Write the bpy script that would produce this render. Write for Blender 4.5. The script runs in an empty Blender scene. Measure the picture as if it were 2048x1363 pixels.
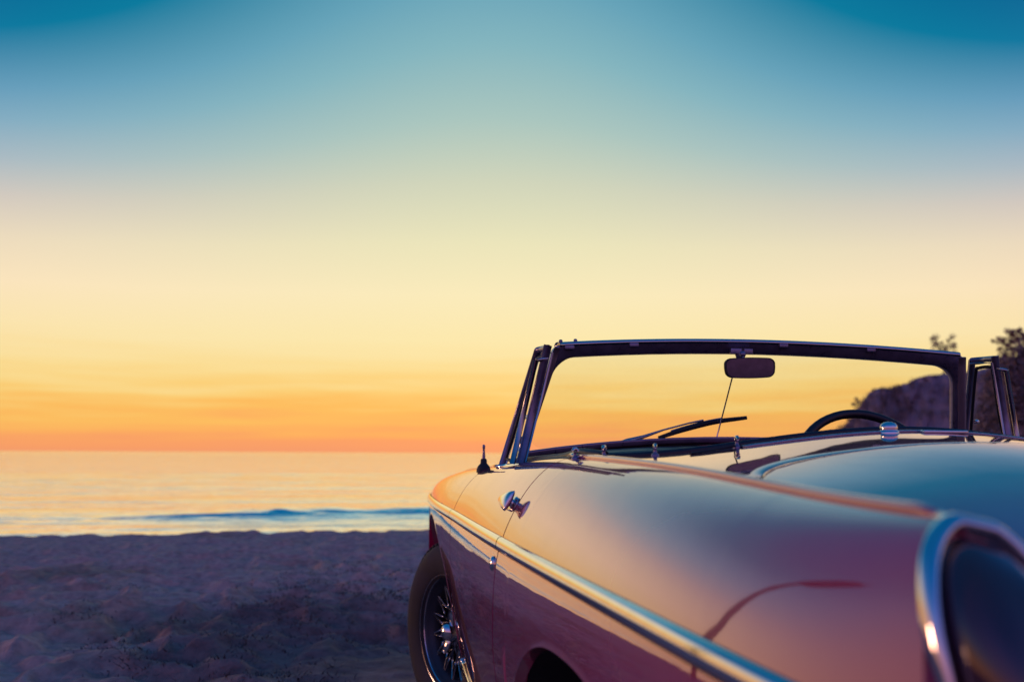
import bpy, math, random
import numpy as np
from math import sin, cos, pi, radians, sqrt, atan2
from mathutils import Vector, Matrix
R = random.Random(7)
S = bpy.context.scene
COL = S.collection
rad = radians

# ------------------------------------------------------------------ camera
CAM_P = Vector((-1.10, -1.25, 0.91))
YAW, PITCH, ROLL = rad(10.6), math.atan(223.5 / 1991), rad(0.25)
cam = bpy.data.cameras.new('camera')
cam.sensor_width = 36.0
cam.lens = 35.0
cam.clip_start = 0.02
cam.clip_end = 60000
cam.dof.use_dof = True
cam.dof.focus_distance = 2.35
cam.dof.aperture_fstop = 3.6
cam_o = bpy.data.objects.new('camera', cam)
COL.objects.link(cam_o)
fw = Vector((sin(YAW) * cos(PITCH), cos(YAW) * cos(PITCH), sin(PITCH)))
rt = Vector((cos(YAW), -sin(YAW), 0))
up = rt.cross(fw)
r2 = rt * cos(ROLL) + up * sin(ROLL)
u2 = up * cos(ROLL) - rt * sin(ROLL)
M = Matrix((r2, u2, -fw)).transposed().to_4x4()
M.translation = CAM_P
cam_o.matrix_world = M
S.camera = cam_o

# ------------------------------------------------------------------ view
S.view_settings.view_transform = 'Standard'
S.view_settings.look = 'None'
S.view_settings.exposure = 0
S.view_settings.gamma = 1
S.view_settings.use_curve_mapping = False
S.render.engine = 'CYCLES'
S.cycles.use_denoising = True
S.cycles.max_bounces = 8
S.cycles.caustics_reflective = False
S.cycles.caustics_refractive = False


def lin(r, g, b):
    f = lambda c: (c / 255 / 12.92) if c <= 10 else ((c / 255 + 0.055) / 1.055) ** 2.4
    return (f(r), f(g), f(b), 1)


# ------------------------------------------------------------------ dusk sky
GLOW = rad(9.5)          # azimuth of the afterglow, to the right of +Y
w = bpy.data.worlds.new("World")
S.world = w
w.use_nodes = True
nt = w.node_tree
nt.nodes.clear()
N = nt.nodes.new
L = nt.links.new


def wmath(op, a, b=None, clamp=False):
    n = N('ShaderNodeMath'); n.operation = op; n.use_clamp = clamp
    for i, v in enumerate((a, b)):
        if v is None: continue
        if isinstance(v, (int, float)): n.inputs[i].default_value = v
        else: L(v, n.inputs[i])
    return n.outputs[0]


def ramp(tree, fac, stops, mode='LINEAR'):
    n = tree.nodes.new('ShaderNodeValToRGB')
    n.color_ramp.interpolation = mode
    e = n.color_ramp.elements
    while len(e) > 1: e.remove(e[-1])
    e[0].position, e[0].color = stops[0][0], stops[0][1]
    for p, c in stops[1:]:
        q = e.new(p); q.color = c
    tree.links.new(fac, n.inputs[0])
    return n.outputs[0]


tc = N('ShaderNodeTexCoord')
sep = N('ShaderNodeSeparateXYZ'); L(tc.outputs['Generated'], sep.inputs[0])
X_, Y_, Z_ = sep.outputs
hor = wmath('SQRT', wmath('ADD', wmath('MULTIPLY', X_, X_), wmath('ADD', wmath('MULTIPLY', Y_, Y_), 1e-6)))
cosaz = wmath('DIVIDE', wmath('ADD', wmath('MULTIPLY', X_, sin(GLOW)), wmath('MULTIPLY', Y_, cos(GLOW))), hor)
el = wmath('MULTIPLY', wmath('ARCTAN2', wmath('MAXIMUM', Z_, 0.0), hor), 180 / pi)
# soft streaks of thin cloud low over the sea
mp = N('ShaderNodeMapping'); L(tc.outputs['Generated'], mp.inputs[0])
mp.inputs['Scale'].default_value = (3.0, 3.0, 55.0)
nz = N('ShaderNodeTexNoise'); L(mp.outputs[0], nz.inputs[0])
nz.inputs['Scale'].default_value = 1.6; nz.inputs['Detail'].default_value = 4; nz.inputs['Roughness'].default_value = 0.5
low = wmath('MULTIPLY', wmath('MULTIPLY', el, 0.35, True), wmath('SUBTRACT', 1.0, wmath('MULTIPLY', el, 0.14), True))
streak = wmath('MULTIPLY', wmath('SUBTRACT', nz.outputs[0], 0.5), low)
onem = wmath('SUBTRACT', 1.0, cosaz)
sat = wmath('SUBTRACT', 1.0, wmath('EXPONENT', wmath('MULTIPLY', onem, -9.0)))
mh = N('ShaderNodeMapRange'); mh.interpolation_type = 'SMOOTHSTEP'
L(el, mh.inputs[0]); mh.inputs[1].default_value = 6.0; mh.inputs[2].default_value = 24.0
elp = wmath('MULTIPLY', el, wmath('ADD', 1.0, wmath('MULTIPLY', wmath('MULTIPLY', sat, .94), mh.outputs[0])))
elp = wmath('ADD', elp, wmath('MULTIPLY', streak, -8.0))
fac = wmath('SQRT', wmath('DIVIDE', wmath('MAXIMUM', elp, 0.0), 90.0), None, True)
st = [(0, (246, 156, 112)), (.5, (252, 162, 104)), (1.1, (255, 177, 98)), (2.1, (255, 192, 98)), (3.3, (254, 210, 122)),
      (4.6, (254, 224, 150)), (6.5, (254, 235, 176)), (9, (253, 238, 190)), (12, (238, 232, 190)), (15.5, (211, 216, 190)),
      (19, (172, 201, 194)), (23, (134, 184, 194)), (26.5, (104, 166, 188)), (33, (4, 124, 160)), (39, (2, 100, 148)), (48, (2, 90, 150)),
      (62, (6, 90, 148)), (90, (12, 90, 148))]
col_a = ramp(nt, fac, [(sqrt(a / 90), lin(*c)) for a, c in st])
fe = wmath('SQRT', wmath('DIVIDE', el, 90.0), None, True)
sb = [(0, (240, 150, 108)), (3.5, (238, 158, 118)), (7.5, (224, 160, 128)), (12, (176, 156, 168)), (18, (104, 134, 190)), (28, (52, 106, 178)), (42, (8, 92, 160)), (90, (12, 90, 148))]
col_b = ramp(nt, fe, [(sqrt(a / 90), lin(*c)) for a, c in sb])
mr = N('ShaderNodeMapRange'); mr.interpolation_type = 'SMOOTHSTEP'
L(cosaz, mr.inputs[0]); mr.inputs[1].default_value = 0.925; mr.inputs[2].default_value = 0.45
mx0 = N('ShaderNodeMix'); mx0.data_type = 'RGBA'
win = wmath('MULTIPLY', wmath('MULTIPLY', wmath('SUBTRACT', el, 4.0), 0.11, True), wmath('SUBTRACT', 1.0, wmath('MULTIPLY', wmath('SUBTRACT', el, 15.0), 0.12, True), True))
mxl = N('ShaderNodeMix'); mxl.data_type = 'RGBA'; mxl.blend_type = 'MULTIPLY'
L(wmath('MULTIPLY', sat, win), mxl.inputs[0]); L(col_a, mxl.inputs[6]); mxl.inputs[7].default_value = (1.05, .82, 1.08, 1)
L(mr.outputs[0], mx0.inputs[0]); L(mxl.outputs[2], mx0.inputs[6]); L(col_b, mx0.inputs[7])
# the side away from the sunset falls into mauve
sc_ = [(0, (168, 114, 144)), (10, (182, 128, 170)), (22, (146, 126, 194)), (38, (80, 108, 194)), (55, (22, 94, 172)), (90, (12, 90, 148))]
col_c = ramp(nt, fe, [(sqrt(a / 90), lin(*c)) for a, c in sc_])
mr2 = N('ShaderNodeMapRange'); mr2.interpolation_type = 'SMOOTHSTEP'
L(cosaz, mr2.inputs[0]); mr2.inputs[1].default_value = 0.1; mr2.inputs[2].default_value = -0.85
mx = N('ShaderNodeMix'); mx.data_type = 'RGBA'
L(mr2.outputs[0], mx.inputs[0]); L(mx0.outputs[2], mx.inputs[6]); L(col_c, mx.inputs[7])
sky = N('ShaderNodeTexSky'); sky.sky_type = 'NISHITA'; sky.sun_disc = False
sky.sun_elevation = rad(1.5); sky.sun_rotation = GLOW
bg1 = N('ShaderNodeBackground'); L(sky.outputs[0], bg1.inputs[0]); bg1.inputs[1].default_value = 0.05
bg2 = N('ShaderNodeBackground'); L(mx.outputs[2], bg2.inputs[0]); bg2.inputs[1].default_value = 1.0
ms = N('ShaderNodeMixShader'); ms.inputs[0].default_value = 0.96
L(bg1.outputs[0], ms.inputs[1]); L(bg2.outputs[0], ms.inputs[2])
wo = N('ShaderNodeOutputWorld'); L(ms.outputs[0], wo.inputs[0])

# the last low light, raking in over the sea from the left
sun = bpy.data.lights.new('sun', 'SUN')
sun.energy = 0.50; sun.angle = rad(9); sun.color = (1.0, 0.48, 0.30)
sun_o = bpy.data.objects.new('sun', sun); COL.objects.link(sun_o)
SUN_AZ = rad(-62)
d = Vector((sin(SUN_AZ) * cos(rad(3.5)), cos(SUN_AZ) * cos(rad(3.5)), sin(rad(3.5))))
sun_o.rotation_euler = (-d).to_track_quat('-Z', 'Y').to_euler()

# ------------------------------------------------------------------ materials
def mat(name, base, rough=0.5, metal=0.0, coat=0.0, coat_rough=0.03, ior=1.5, spec=0.5, trans=0.0):
    m = bpy.data.materials.new(name); m.use_nodes = True
    b = m.node_tree.nodes['Principled BSDF']
    b.inputs['Base Color'].default_value = (*base, 1)
    b.inputs['Roughness'].default_value = rough
    b.inputs['Metallic'].default_value = metal
    b.inputs['Coat Weight'].default_value = coat
    b.inputs['Coat Roughness'].default_value = coat_rough
    b.inputs['IOR'].default_value = ior
    b.inputs['Specular IOR Level'].default_value = spec
    b.inputs['Transmission Weight'].default_value = trans
    return m


def noisy(m, scale, amt, rough_amt=0.0, bump=0.0, detail=4, dist=0.01, stretch=None):
    """procedural variation of base colour, roughness and relief in object space"""
    t = m.node_tree; b = t.nodes['Principled BSDF']
    tcn = t.nodes.new('ShaderNodeTexCoord'); n = t.nodes.new('ShaderNodeTexNoise')
    src = tcn.outputs['Object']
    if stretch:
        mp = t.nodes.new('ShaderNodeMapping'); mp.inputs['Scale'].default_value = stretch
        t.links.new(src, mp.inputs[0]); src = mp.outputs[0]
    t.links.new(src, n.inputs[0])
    n.inputs['Scale'].default_value = scale; n.inputs['Detail'].default_value = detail
    c = b.inputs['Base Color'].default_value[:]
    lo = tuple(x * (1 - amt) for x in c[:3]) + (1,); hi = tuple(min(1, x * (1 + amt)) for x in c[:3]) + (1,)
    t.links.new(ramp(t, n.outputs[0], [(0.3, lo), (0.7, hi)]), b.inputs['Base Color'])
    if rough_amt:
        r0 = b.inputs['Roughness'].default_value
        mr = t.nodes.new('ShaderNodeMapRange'); t.links.new(n.outputs[0], mr.inputs[0])
        mr.inputs[1].default_value = .3; mr.inputs[2].default_value = .7
        mr.inputs[3].default_value = max(0, r0 - rough_amt); mr.inputs[4].default_value = r0 + rough_amt
        t.links.new(mr.outputs[0], b.inputs['Roughness'])
    if bump:
        bp = t.nodes.new('ShaderNodeBump'); bp.inputs['Strength'].default_value = bump; bp.inputs['Distance'].default_value = dist
        t.links.new(n.outputs[0], bp.inputs['Height']); t.links.new(bp.outputs[0], b.inputs['Normal'])
    return m


PAINT = mat('red_paint', (0.44, 0.006, 0.100), 0.4, 0.0, 1.0, 0.025, spec=.3)
PAINT.node_tree.nodes['Principled BSDF'].inputs['Coat IOR'].default_value = 1.5
PAINT.node_tree.nodes['Principled BSDF'].inputs['Coat Weight'].default_value = 0.0
# faint dust film and orange peel in the lacquer
t = PAINT.node_tree; b = t.nodes['Principled BSDF']
tcn = t.nodes.new('ShaderNodeTexCoord'); n1 = t.nodes.new('ShaderNodeTexNoise')
t.links.new(tcn.outputs['Object'], n1.inputs[0]); n1.inputs['Scale'].default_value = 3.0; n1.inputs['Detail'].default_value = 6
mrr = t.nodes.new('ShaderNodeMapRange'); t.links.new(n1.outputs[0], mrr.inputs[0])
mrr.inputs[1].default_value = .35; mrr.inputs[2].default_value = .7; mrr.inputs[3].default_value = 0.015; mrr.inputs[4].default_value = 0.06
gls = t.nodes.new('ShaderNodeBsdfGlossy'); gls.inputs[0].default_value = (1.0, .82, .82, 1); t.links.new(mrr.outputs[0], gls.inputs['Roughness'])
lw = t.nodes.new('ShaderNodeLayerWeight'); lw.inputs[0].default_value = 0.5
frn = t.nodes.new('ShaderNodeFloatCurve'); t.links.new(lw.outputs['Facing'], frn.inputs['Value'])
cv = frn.mapping.curves[0]; cv.points[0].location = (0, .03); cv.points[1].location = (1, 1)
for px_, py_ in ((.3, .11), (.5, .26), (.6, .36), (.7, .52), (.8, .68)): cv.points.new(px_, py_)
frn.mapping.update()
mxp = t.nodes.new('ShaderNodeMixShader')
n2 = t.nodes.new('ShaderNodeTexNoise'); t.links.new(tcn.outputs['Object'], n2.inputs[0]); n2.inputs['Scale'].default_value = 9.0
bp = t.nodes.new('ShaderNodeBump'); bp.inputs['Strength'].default_value = 0.10; bp.inputs['Distance'].default_value = 0.002
t.links.new(n2.outputs[0], bp.inputs['Height']); t.links.new(bp.outputs[0], gls.inputs['Normal']); t.links.new(bp.outputs[0], lw.inputs['Normal'])
t.links.new(frn.outputs[0], mxp.inputs[0]); t.links.new(b.outputs[0], mxp.inputs[1]); t.links.new(gls.outputs[0], mxp.inputs[2])
# thin salt and dust film lying in patches on the lacquer
dd = t.nodes.new('ShaderNodeBsdfDiffuse'); dd.inputs[0].default_value = (.42, .33, .30, 1)
n3 = t.nodes.new('ShaderNodeTexNoise'); t.links.new(tcn.outputs['Object'], n3.inputs[0]); n3.inputs['Scale'].default_value = 7.0; n3.inputs['Detail'].default_value = 9; n3.inputs['Roughness'].default_value = .72
m3 = t.nodes.new('ShaderNodeMapRange'); t.links.new(n3.outputs[0], m3.inputs[0]); m3.inputs[1].default_value = .48; m3.inputs[2].default_value = .78; m3.inputs[4].default_value = .07
mxd = t.nodes.new('ShaderNodeMixShader'); t.links.new(m3.outputs[0], mxd.inputs[0]); t.links.new(mxp.outputs[0], mxd.inputs[1]); t.links.new(dd.outputs[0], mxd.inputs[2])
t.links.new(mxd.outputs[0], t.nodes['Material Output'].inputs[0])

CHROME = noisy(mat('chrome', (0.72, 0.72, 0.74), 0.07, 1.0), 40, .04, .03)
ALLOY = noisy(mat('worn_alloy', (0.42, 0.42, 0.45), 0.26, 1.0), 30, .12, .08)
DARKM = noisy(mat('dark_frame', (0.24, 0.21, 0.32), 0.32, 0.6), 30, .2, .08)
RUBBER = noisy(mat('rubber', (0.012, 0.013, 0.022), 0.62), 60, .25, .08, .25, dist=.002)
TYRE = noisy(mat('dusty_tyre', (0.030, 0.024, 0.028), 0.8), 9, .75, .1, .3, dist=.002)
VINYL = noisy(mat('black_vinyl', (0.014, 0.013, 0.022), 0.42), 120, .2, .06, .3, dist=.001)
LINER = noisy(mat('wheel_arch_liner', (0.010, 0.010, 0.014), 0.9), 20, .3)
LENS = mat('tail_lens', (0.045, 0.006, 0.02), 0.08, 0.0, 1.0, 0.02)
GLASS = bpy.data.materials.new('clear_glass'); GLASS.use_nodes = True
t = GLASS.node_tree; t.nodes.clear()
o = t.nodes.new('ShaderNodeOutputMaterial'); mxs = t.nodes.new('ShaderNodeMixShader')
tr = t.nodes.new('ShaderNodeBsdfTransparent'); gl = t.nodes.new('ShaderNodeBsdfGlossy')
tr.inputs[0].default_value = (0.95, 0.97, 0.965, 1); gl.inputs['Roughness'].default_value = 0.01
fr = t.nodes.new('ShaderNodeFresnel'); fr.inputs[0].default_value = 1.3
t.links.new(fr.outputs[0], mxs.inputs[0]); t.links.new(tr.outputs[0], mxs.inputs[1]); t.links.new(gl.outputs[0], mxs.inputs[2])
# salt haze and a wiped arc on the glass
tcg = t.nodes.new('ShaderNodeTexCoord'); ng = t.nodes.new('ShaderNodeTexNoise'); t.links.new(tcg.outputs['Object'], ng.inputs[0]); ng.inputs['Scale'].default_value = 6; ng.inputs['Detail'].default_value = 8; ng.inputs['Roughness'].default_value = .7
mg = t.nodes.new('ShaderNodeMapRange'); t.links.new(ng.outputs[0], mg.inputs[0]); mg.inputs[1].default_value = .42; mg.inputs[2].default_value = .75; mg.inputs[3].default_value = .0; mg.inputs[4].default_value = .035
tg = t.nodes.new('ShaderNodeBsdfTranslucent'); tg.inputs[0].default_value = (.8, .78, .76, 1)
mx2 = t.nodes.new('ShaderNodeMixShader'); t.links.new(mg.outputs[0], mx2.inputs[0]); t.links.new(mxs.outputs[0], mx2.inputs[1]); t.links.new(tg.outputs[0], mx2.inputs[2])
t.links.new(mx2.outputs[0], o.inputs[0])


# ------------------------------------------------------------------ helpers
def link(o, parent=None):
    COL.objects.link(o)
    if parent is not None: o.parent = parent
    return o


def mesh(name, verts, faces, m, parent=None, smooth=True):
    me = bpy.data.meshes.new(name)
    me.from_pydata([tuple(v) for v in verts], [], faces)
    me.materials.append(m)
    if smooth: me.polygons.foreach_set('use_smooth', [True] * len(me.polygons))
    me.update()
    return link(bpy.data.objects.new(name, me), parent)


def tag(o, label, cat, group=None, kind=None):
    if label: o['label'] = label
    if cat: o['category'] = cat
    if group: o['group'] = group
    if kind: o['kind'] = kind
    return o


class MB:
    def __init__(s): s.v = []; s.f = []
    def add(s, v, f):
        k = len(s.v); s.v += [tuple(p) for p in v]; s.f += [tuple(i + k for i in q) for q in f]
    def grid(s, P, closed_u=False, closed_v=False):
        nu, nv = len(P), len(P[0]); k = len(s.v)
        for row in P: s.v += [tuple(p) for p in row]
        for i in range(nu if closed_u else nu - 1):
            for j in range(nv if closed_v else nv - 1):
                a, b_ = i, (i + 1) % nu; c, d_ = j, (j + 1) % nv
                s.f.append((k + a * nv + c, k + b_ * nv + c, k + b_ * nv + d_, k + a * nv + d_))
    def tube(s, pts, r, n=10, closed=False, flat=None, caps=True):
        """swept tube; r a number or list; flat=(w,h) gives an oval section (w sideways, h along up)"""
        pts = [Vector(p) for p in pts]; m = len(pts)
        rows = []
        for i, p in enumerate(pts):
            if closed: t_ = (pts[(i + 1) % m] - pts[i - 1])
            else: t_ = pts[min(i + 1, m - 1)] - pts[max(i - 1, 0)]
            t_.normalize()
            ref = Vector((0, 0, 1)) if abs(t_.z) < .9 else Vector((0, 1, 0))
            a = t_.cross(ref).normalized(); b_ = a.cross(t_).normalized()
            rr = r[i] if isinstance(r, (list, tuple)) else r
            fw_, fh_ = flat if flat else (1, 1)
            rows.append([p + a * (cos(2 * pi * k / n) * rr * fw_) + b_ * (sin(2 * pi * k / n) * rr * fh_) for k in range(n)])
        s.grid(rows, closed, True)
        if not closed and caps:
            k = len(s.v) - m * n
            s.f.append(tuple(k + j for j in range(n))[::-1]); s.f.append(tuple(k + (m - 1) * n + j for j in range(n)))
    def lathe(s, prof, n=32, origin=(0, 0, 0), axis='z', closed=False):
        """prof: (radius, height) pairs; axis z or x"""
        o_ = Vector(origin); P = []
        for r, h in prof:
            row = []
            for k in range(n):
                a = 2 * pi * k / n
                row.append(o_ + (Vector((r * cos(a), r * sin(a), h)) if axis == 'z' else Vector((h, r * cos(a), r * sin(a)))))
            P.append(row)
        s.grid(P, closed, True)
    def box(s, c, h, rot=None):
        c = Vector(c); v = []
        for x in (-1, 1):
            for y in (-1, 1):
                for z in (-1, 1):
                    q = Vector((x * h[0], y * h[1], z * h[2]))
                    if rot: q = rot @ q
                    v.append(c + q)
        s.add(v, [(0, 1, 3, 2), (4, 6, 7, 5), (0, 4, 5, 1), (2, 3, 7, 6), (0, 2, 6, 4), (1, 5, 7, 3)])
    def build(s, name, m, parent=None, smooth=True, bevel=0, seg=2, auto=None):
        o = mesh(name, s.v, s.f, m, parent, smooth)
        if bevel:
            md = o.modifiers.new('bevel', 'BEVEL'); md.width = bevel; md.segments = seg; md.limit_method = 'ANGLE'; md.angle_limit = rad(35)
        return o


def smoothcurve(pts, n):
    """Catmull-Rom through pts, n steps per span"""
    P = [Vector(p) for p in pts]; out = []
    for i in range(len(P) - 1):
        a = P[i - 1] if i else P[0] * 2 - P[1]; b_, c = P[i], P[i + 1]
        d_ = P[i + 2] if i + 2 < len(P) else P[-1] * 2 - P[-2]
        for k in range(n):
            t_ = k / n
            out.append(0.5 * ((2 * b_) + (c - a) * t_ + (2 * a - 5 * b_ + 4 * c - d_) * t_ * t_ + (3 * b_ - 3 * c + d_ - a) * t_ ** 3))
    out.append(P[-1])
    return out


def pinterp(xs, ys):
    """C1 cubic interpolation"""
    xs = np.array(xs, float); ys = np.array(ys, float)
    n = len(xs); h = np.diff(xs); A = np.zeros((n, n)); rhs = np.zeros(n)     # natural cubic spline
    A[0, 0] = A[-1, -1] = 1
    for i in range(1, n - 1):
        A[i, i - 1] = h[i - 1]; A[i, i] = 2 * (h[i - 1] + h[i]); A[i, i + 1] = h[i]
        rhs[i] = 3 * ((ys[i + 1] - ys[i]) / h[i] - (ys[i] - ys[i - 1]) / h[i - 1])
    c = np.linalg.solve(A, rhs)
    def f(x):
        i = int(min(max(np.searchsorted(xs, x) - 1, 0), n - 2)); t_ = x - xs[i]
        b_ = (ys[i + 1] - ys[i]) / h[i] - h[i] * (2 * c[i] + c[i + 1]) / 3
        d_ = (c[i + 1] - c[i]) / (3 * h[i])
        return float(ys[i] + b_ * t_ + c[i] * t_ * t_ + d_ * t_ ** 3)
    return f


# ------------------------------------------------------------------ car body surface
# car frame: +Y forward, ground z = 0, rear axle near y = 0.1, front axle y = 2.31
Wf = pinterp([-.69, -.47, -.2, .1, .62, 1.1, 1.5, 1.88, 2.31, 2.8, 3.1], [.733, .752, .763, .768, .769, .760, .749, .741, .720, .668, .60])
ZCf = pinterp([-.69, -.45, -.25, .2, 3.1], [.724, .732, .7365, .7415, .7415])
XBf = pinterp([-.69, -.3, .1, .62, 1.5, 2.31, 2.8, 3.1], [.672, .644, .632, .630, .625, .600, .565, .52])
ZBf = pinterp([-.69, -.45, -.1, .3, .62, 1.1, 1.5, 1.88, 2.31, 2.8, 3.1], [.866, .869, .884, .897, .901, .888, .872, .860, .842, .80, .755])
ZMf = pinterp([-.70, -.4, -.1, .2, .42, .5, 1.3, 1.6, 2.31, 2.8, 3.1], [.700, .797, .868, .924, .9495, .957, .935, .925, .880, .80, .72])
ZDf = pinterp([-.70, -.4, -.1, .1, .3, .45, .62, 1.0], [.690, .781, .853, .882, .897, .902, .902, .89])
TKf = pinterp([-.69, .3, .8, 1.5, 1.9, 2.31, 3.1], [0, 0, .002, .009, .024, .024, .02])
BUf = pinterp([-.64, .0, .62, 1.5, 2.3, 3.1], [.012, .016, .017, .011, .006, .004])
FUf = pinterp([-.64, -.4, -.1, .62, 1.5, 3.1], [.47, .50, .52, .52, .50, .5])   # how square the shoulder is


def bez(p0, p1, p2, p3, t_):
    u = 1 - t_
    return (u ** 3 * p0[0] + 3 * u * u * t_ * p1[0] + 3 * u * t_ * t_ * p2[0] + t_ ** 3 * p3[0],
            u ** 3 * p0[1] + 3 * u * u * t_ * p1[1] + 3 * u * t_ * t_ * p2[1] + t_ ** 3 * p3[1])


def prof(y, v):
    W, xb, zb, bu, ZC = Wf(y), XBf(y), ZBf(y), BUf(y), ZCf(y)
    tk = TKf(y)
    if v <= 1:
        return bez((W - .065 - tk, .215), (W - .035 - tk * 1.3, .32), (W + bu - 1.8 * tk, .46), (W + bu - tk, .57), v)
    if v <= 2:
        return bez((W + bu - tk, .57), (W + bu - tk * .35, .64), (W + bu * .8, ZC - .034), (W, ZC), v - 1)
    if v <= 3:
        k = FUf(y)
        return bez((W, ZC), (W - .023 + .008 * (k - .5), ZC + .068), (xb + (W - xb) * (k - .05), zb - .004), (xb, zb), v - 2)
    x = xb * (4 - v)
    return (x, deckz(x, y))


def deckz(x, y):
    xb, zb, zm = XBf(y), (ZDf(y) if y < .6 else ZBf(y)), ZMf(y)
    return zm - (zm - zb) * (1 - cos(pi * min(abs(x) / xb, 1))) / 2


def surf(y, v):
    x, z = prof(y, v)
    return Vector((-x, y, z))


def vz(y, z):
    """profile parameter of the side where it reaches height z"""
    lo, hi = 0.0, 3.0
    for _ in range(30):
        m_ = (lo + hi) / 2
        if prof(y, m_)[1] < z: lo = m_
        else: hi = m_
    return (lo + hi) / 2


def panel(name, P, parent, m=PAINT, side=-1, lip=0.014, closed=False, flip=False):
    """grid of points with a turned-in lip round its border; side=+1 mirrors it"""
    nu, nv = len(P), len(P[0])
    A = np.array([[tuple(p) for p in row] for row in P])
    if closed:
        du = np.roll(A, -1, 0) - np.roll(A, 1, 0)
    else:
        du = np.gradient(A, axis=0)
    dv = np.gradient(A, axis=1)
    nrm = np.cross(du, dv); nrm /= np.linalg.norm(nrm, axis=2, keepdims=True) + 1e-12
    if flip: nrm = -nrm
    v = [tuple(p) for p in A.reshape(-1, 3)]; f = []
    for i in range(nu if closed else nu - 1):
        for j in range(nv - 1):
            a, b_ = i, (i + 1) % nu
            f.append((a * nv + j, b_ * nv + j, b_ * nv + j + 1, a * nv + j + 1))
    if lip:
        if closed:
            loops = [[(i, 0) for i in range(nu)], [(i, nv - 1) for i in range(nu)][::-1]]
        else:
            loops = [[(i, 0) for i in range(nu)] + [(nu - 1, j) for j in range(1, nv)] + [(i, nv - 1) for i in range(nu - 2, -1, -1)] + [(0, j) for j in range(nv - 2, 0, -1)]]
        for lp in loops:
            k = len(v); n_ = len(lp)
            for (i, j) in lp: v.append(tuple(A[i, j]))
            for (i, j) in lp: v.append(tuple(A[i, j] - nrm[i, j] * lip))
            for q in range(n_):
                q2 = (q + 1) % n_
                f.append((k + q, k + n_ + q, k + n_ + q2, k + q2))
    if flip: f = [t_[::-1] for t_ in f]
    if side > 0:
        v = [(-x, y, z) for x, y, z in v]; f = [t_[::-1] for t_ in f]
    return mesh(name, v, f, m, parent)


def lerp(a, b_, t_): return a + (b_ - a) * t_


def cosp(n): return [(1 - cos(pi * i / n)) / 2 for i in range(n + 1)]


car = link(bpy.data.objects.new('convertible_car', None))
tag(car, 'glossy dark red vintage open convertible parked on the sand with its front wheels turned', 'car')
SIDES = (-1, 1)

ARCH_R = (0.075, 0.29, 0.405, 0.350, 2.4)      # y, z, half length, height, exponent
ARCH_F = (2.275, 0.29, 0.415, 0.405, 2.5)


def arch_z(a, y):
    t_ = abs(y - a[0]) / a[2]
    return None if t_ >= 1 else a[1] + a[3] * (1 - t_ ** a[4]) ** (1 / a[4])


def lamp_y(z): return -.618 - .050 * min(1, max(0, (.864 - z) / .12)) ** .8


def wing(y0, y1, arch, vtop, name, side):
    ys = []
    ya, yb = arch[0] - arch[2], arch[0] + arch[2]
    n1 = max(3, int((ya - y0) / .03)); n3 = max(3, int((y1 - yb) / .03))
    ys += [lerp(y0, ya - .0005, i / n1) for i in range(n1 + 1)]
    ys += [lerp(ya + .0003, yb - .0003, c) for c in cosp(46)]
    ys += [lerp(yb + .0005, y1, i / n3) for i in range(n3 + 1)]
    P = []
    for y in ys:
        az = arch_z(arch, y)
        v0 = 0.0 if az is None or az < .22 else vz(y, az)
        row = []
        for j in range(57):
            s_ = j / 56
            vv = lerp(v0, vtop, s_)
            pt = surf(y, vv)
            if y0 < 0 and y < ya:
                ye = lamp_y(pt.z) + .003; fr_ = (ya - y) / (ya - y0)
                pt = surf(ya - fr_ * (ya - ye), vv)
            row.append(pt)
        # flare the lip of the arch a little
        if az is not None:
            row[0] = row[0] + Vector((-.001, 0, 0))
        P.append(row)
    return panel(name, P, car, side=side, lip=0.02, flip=True)


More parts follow.
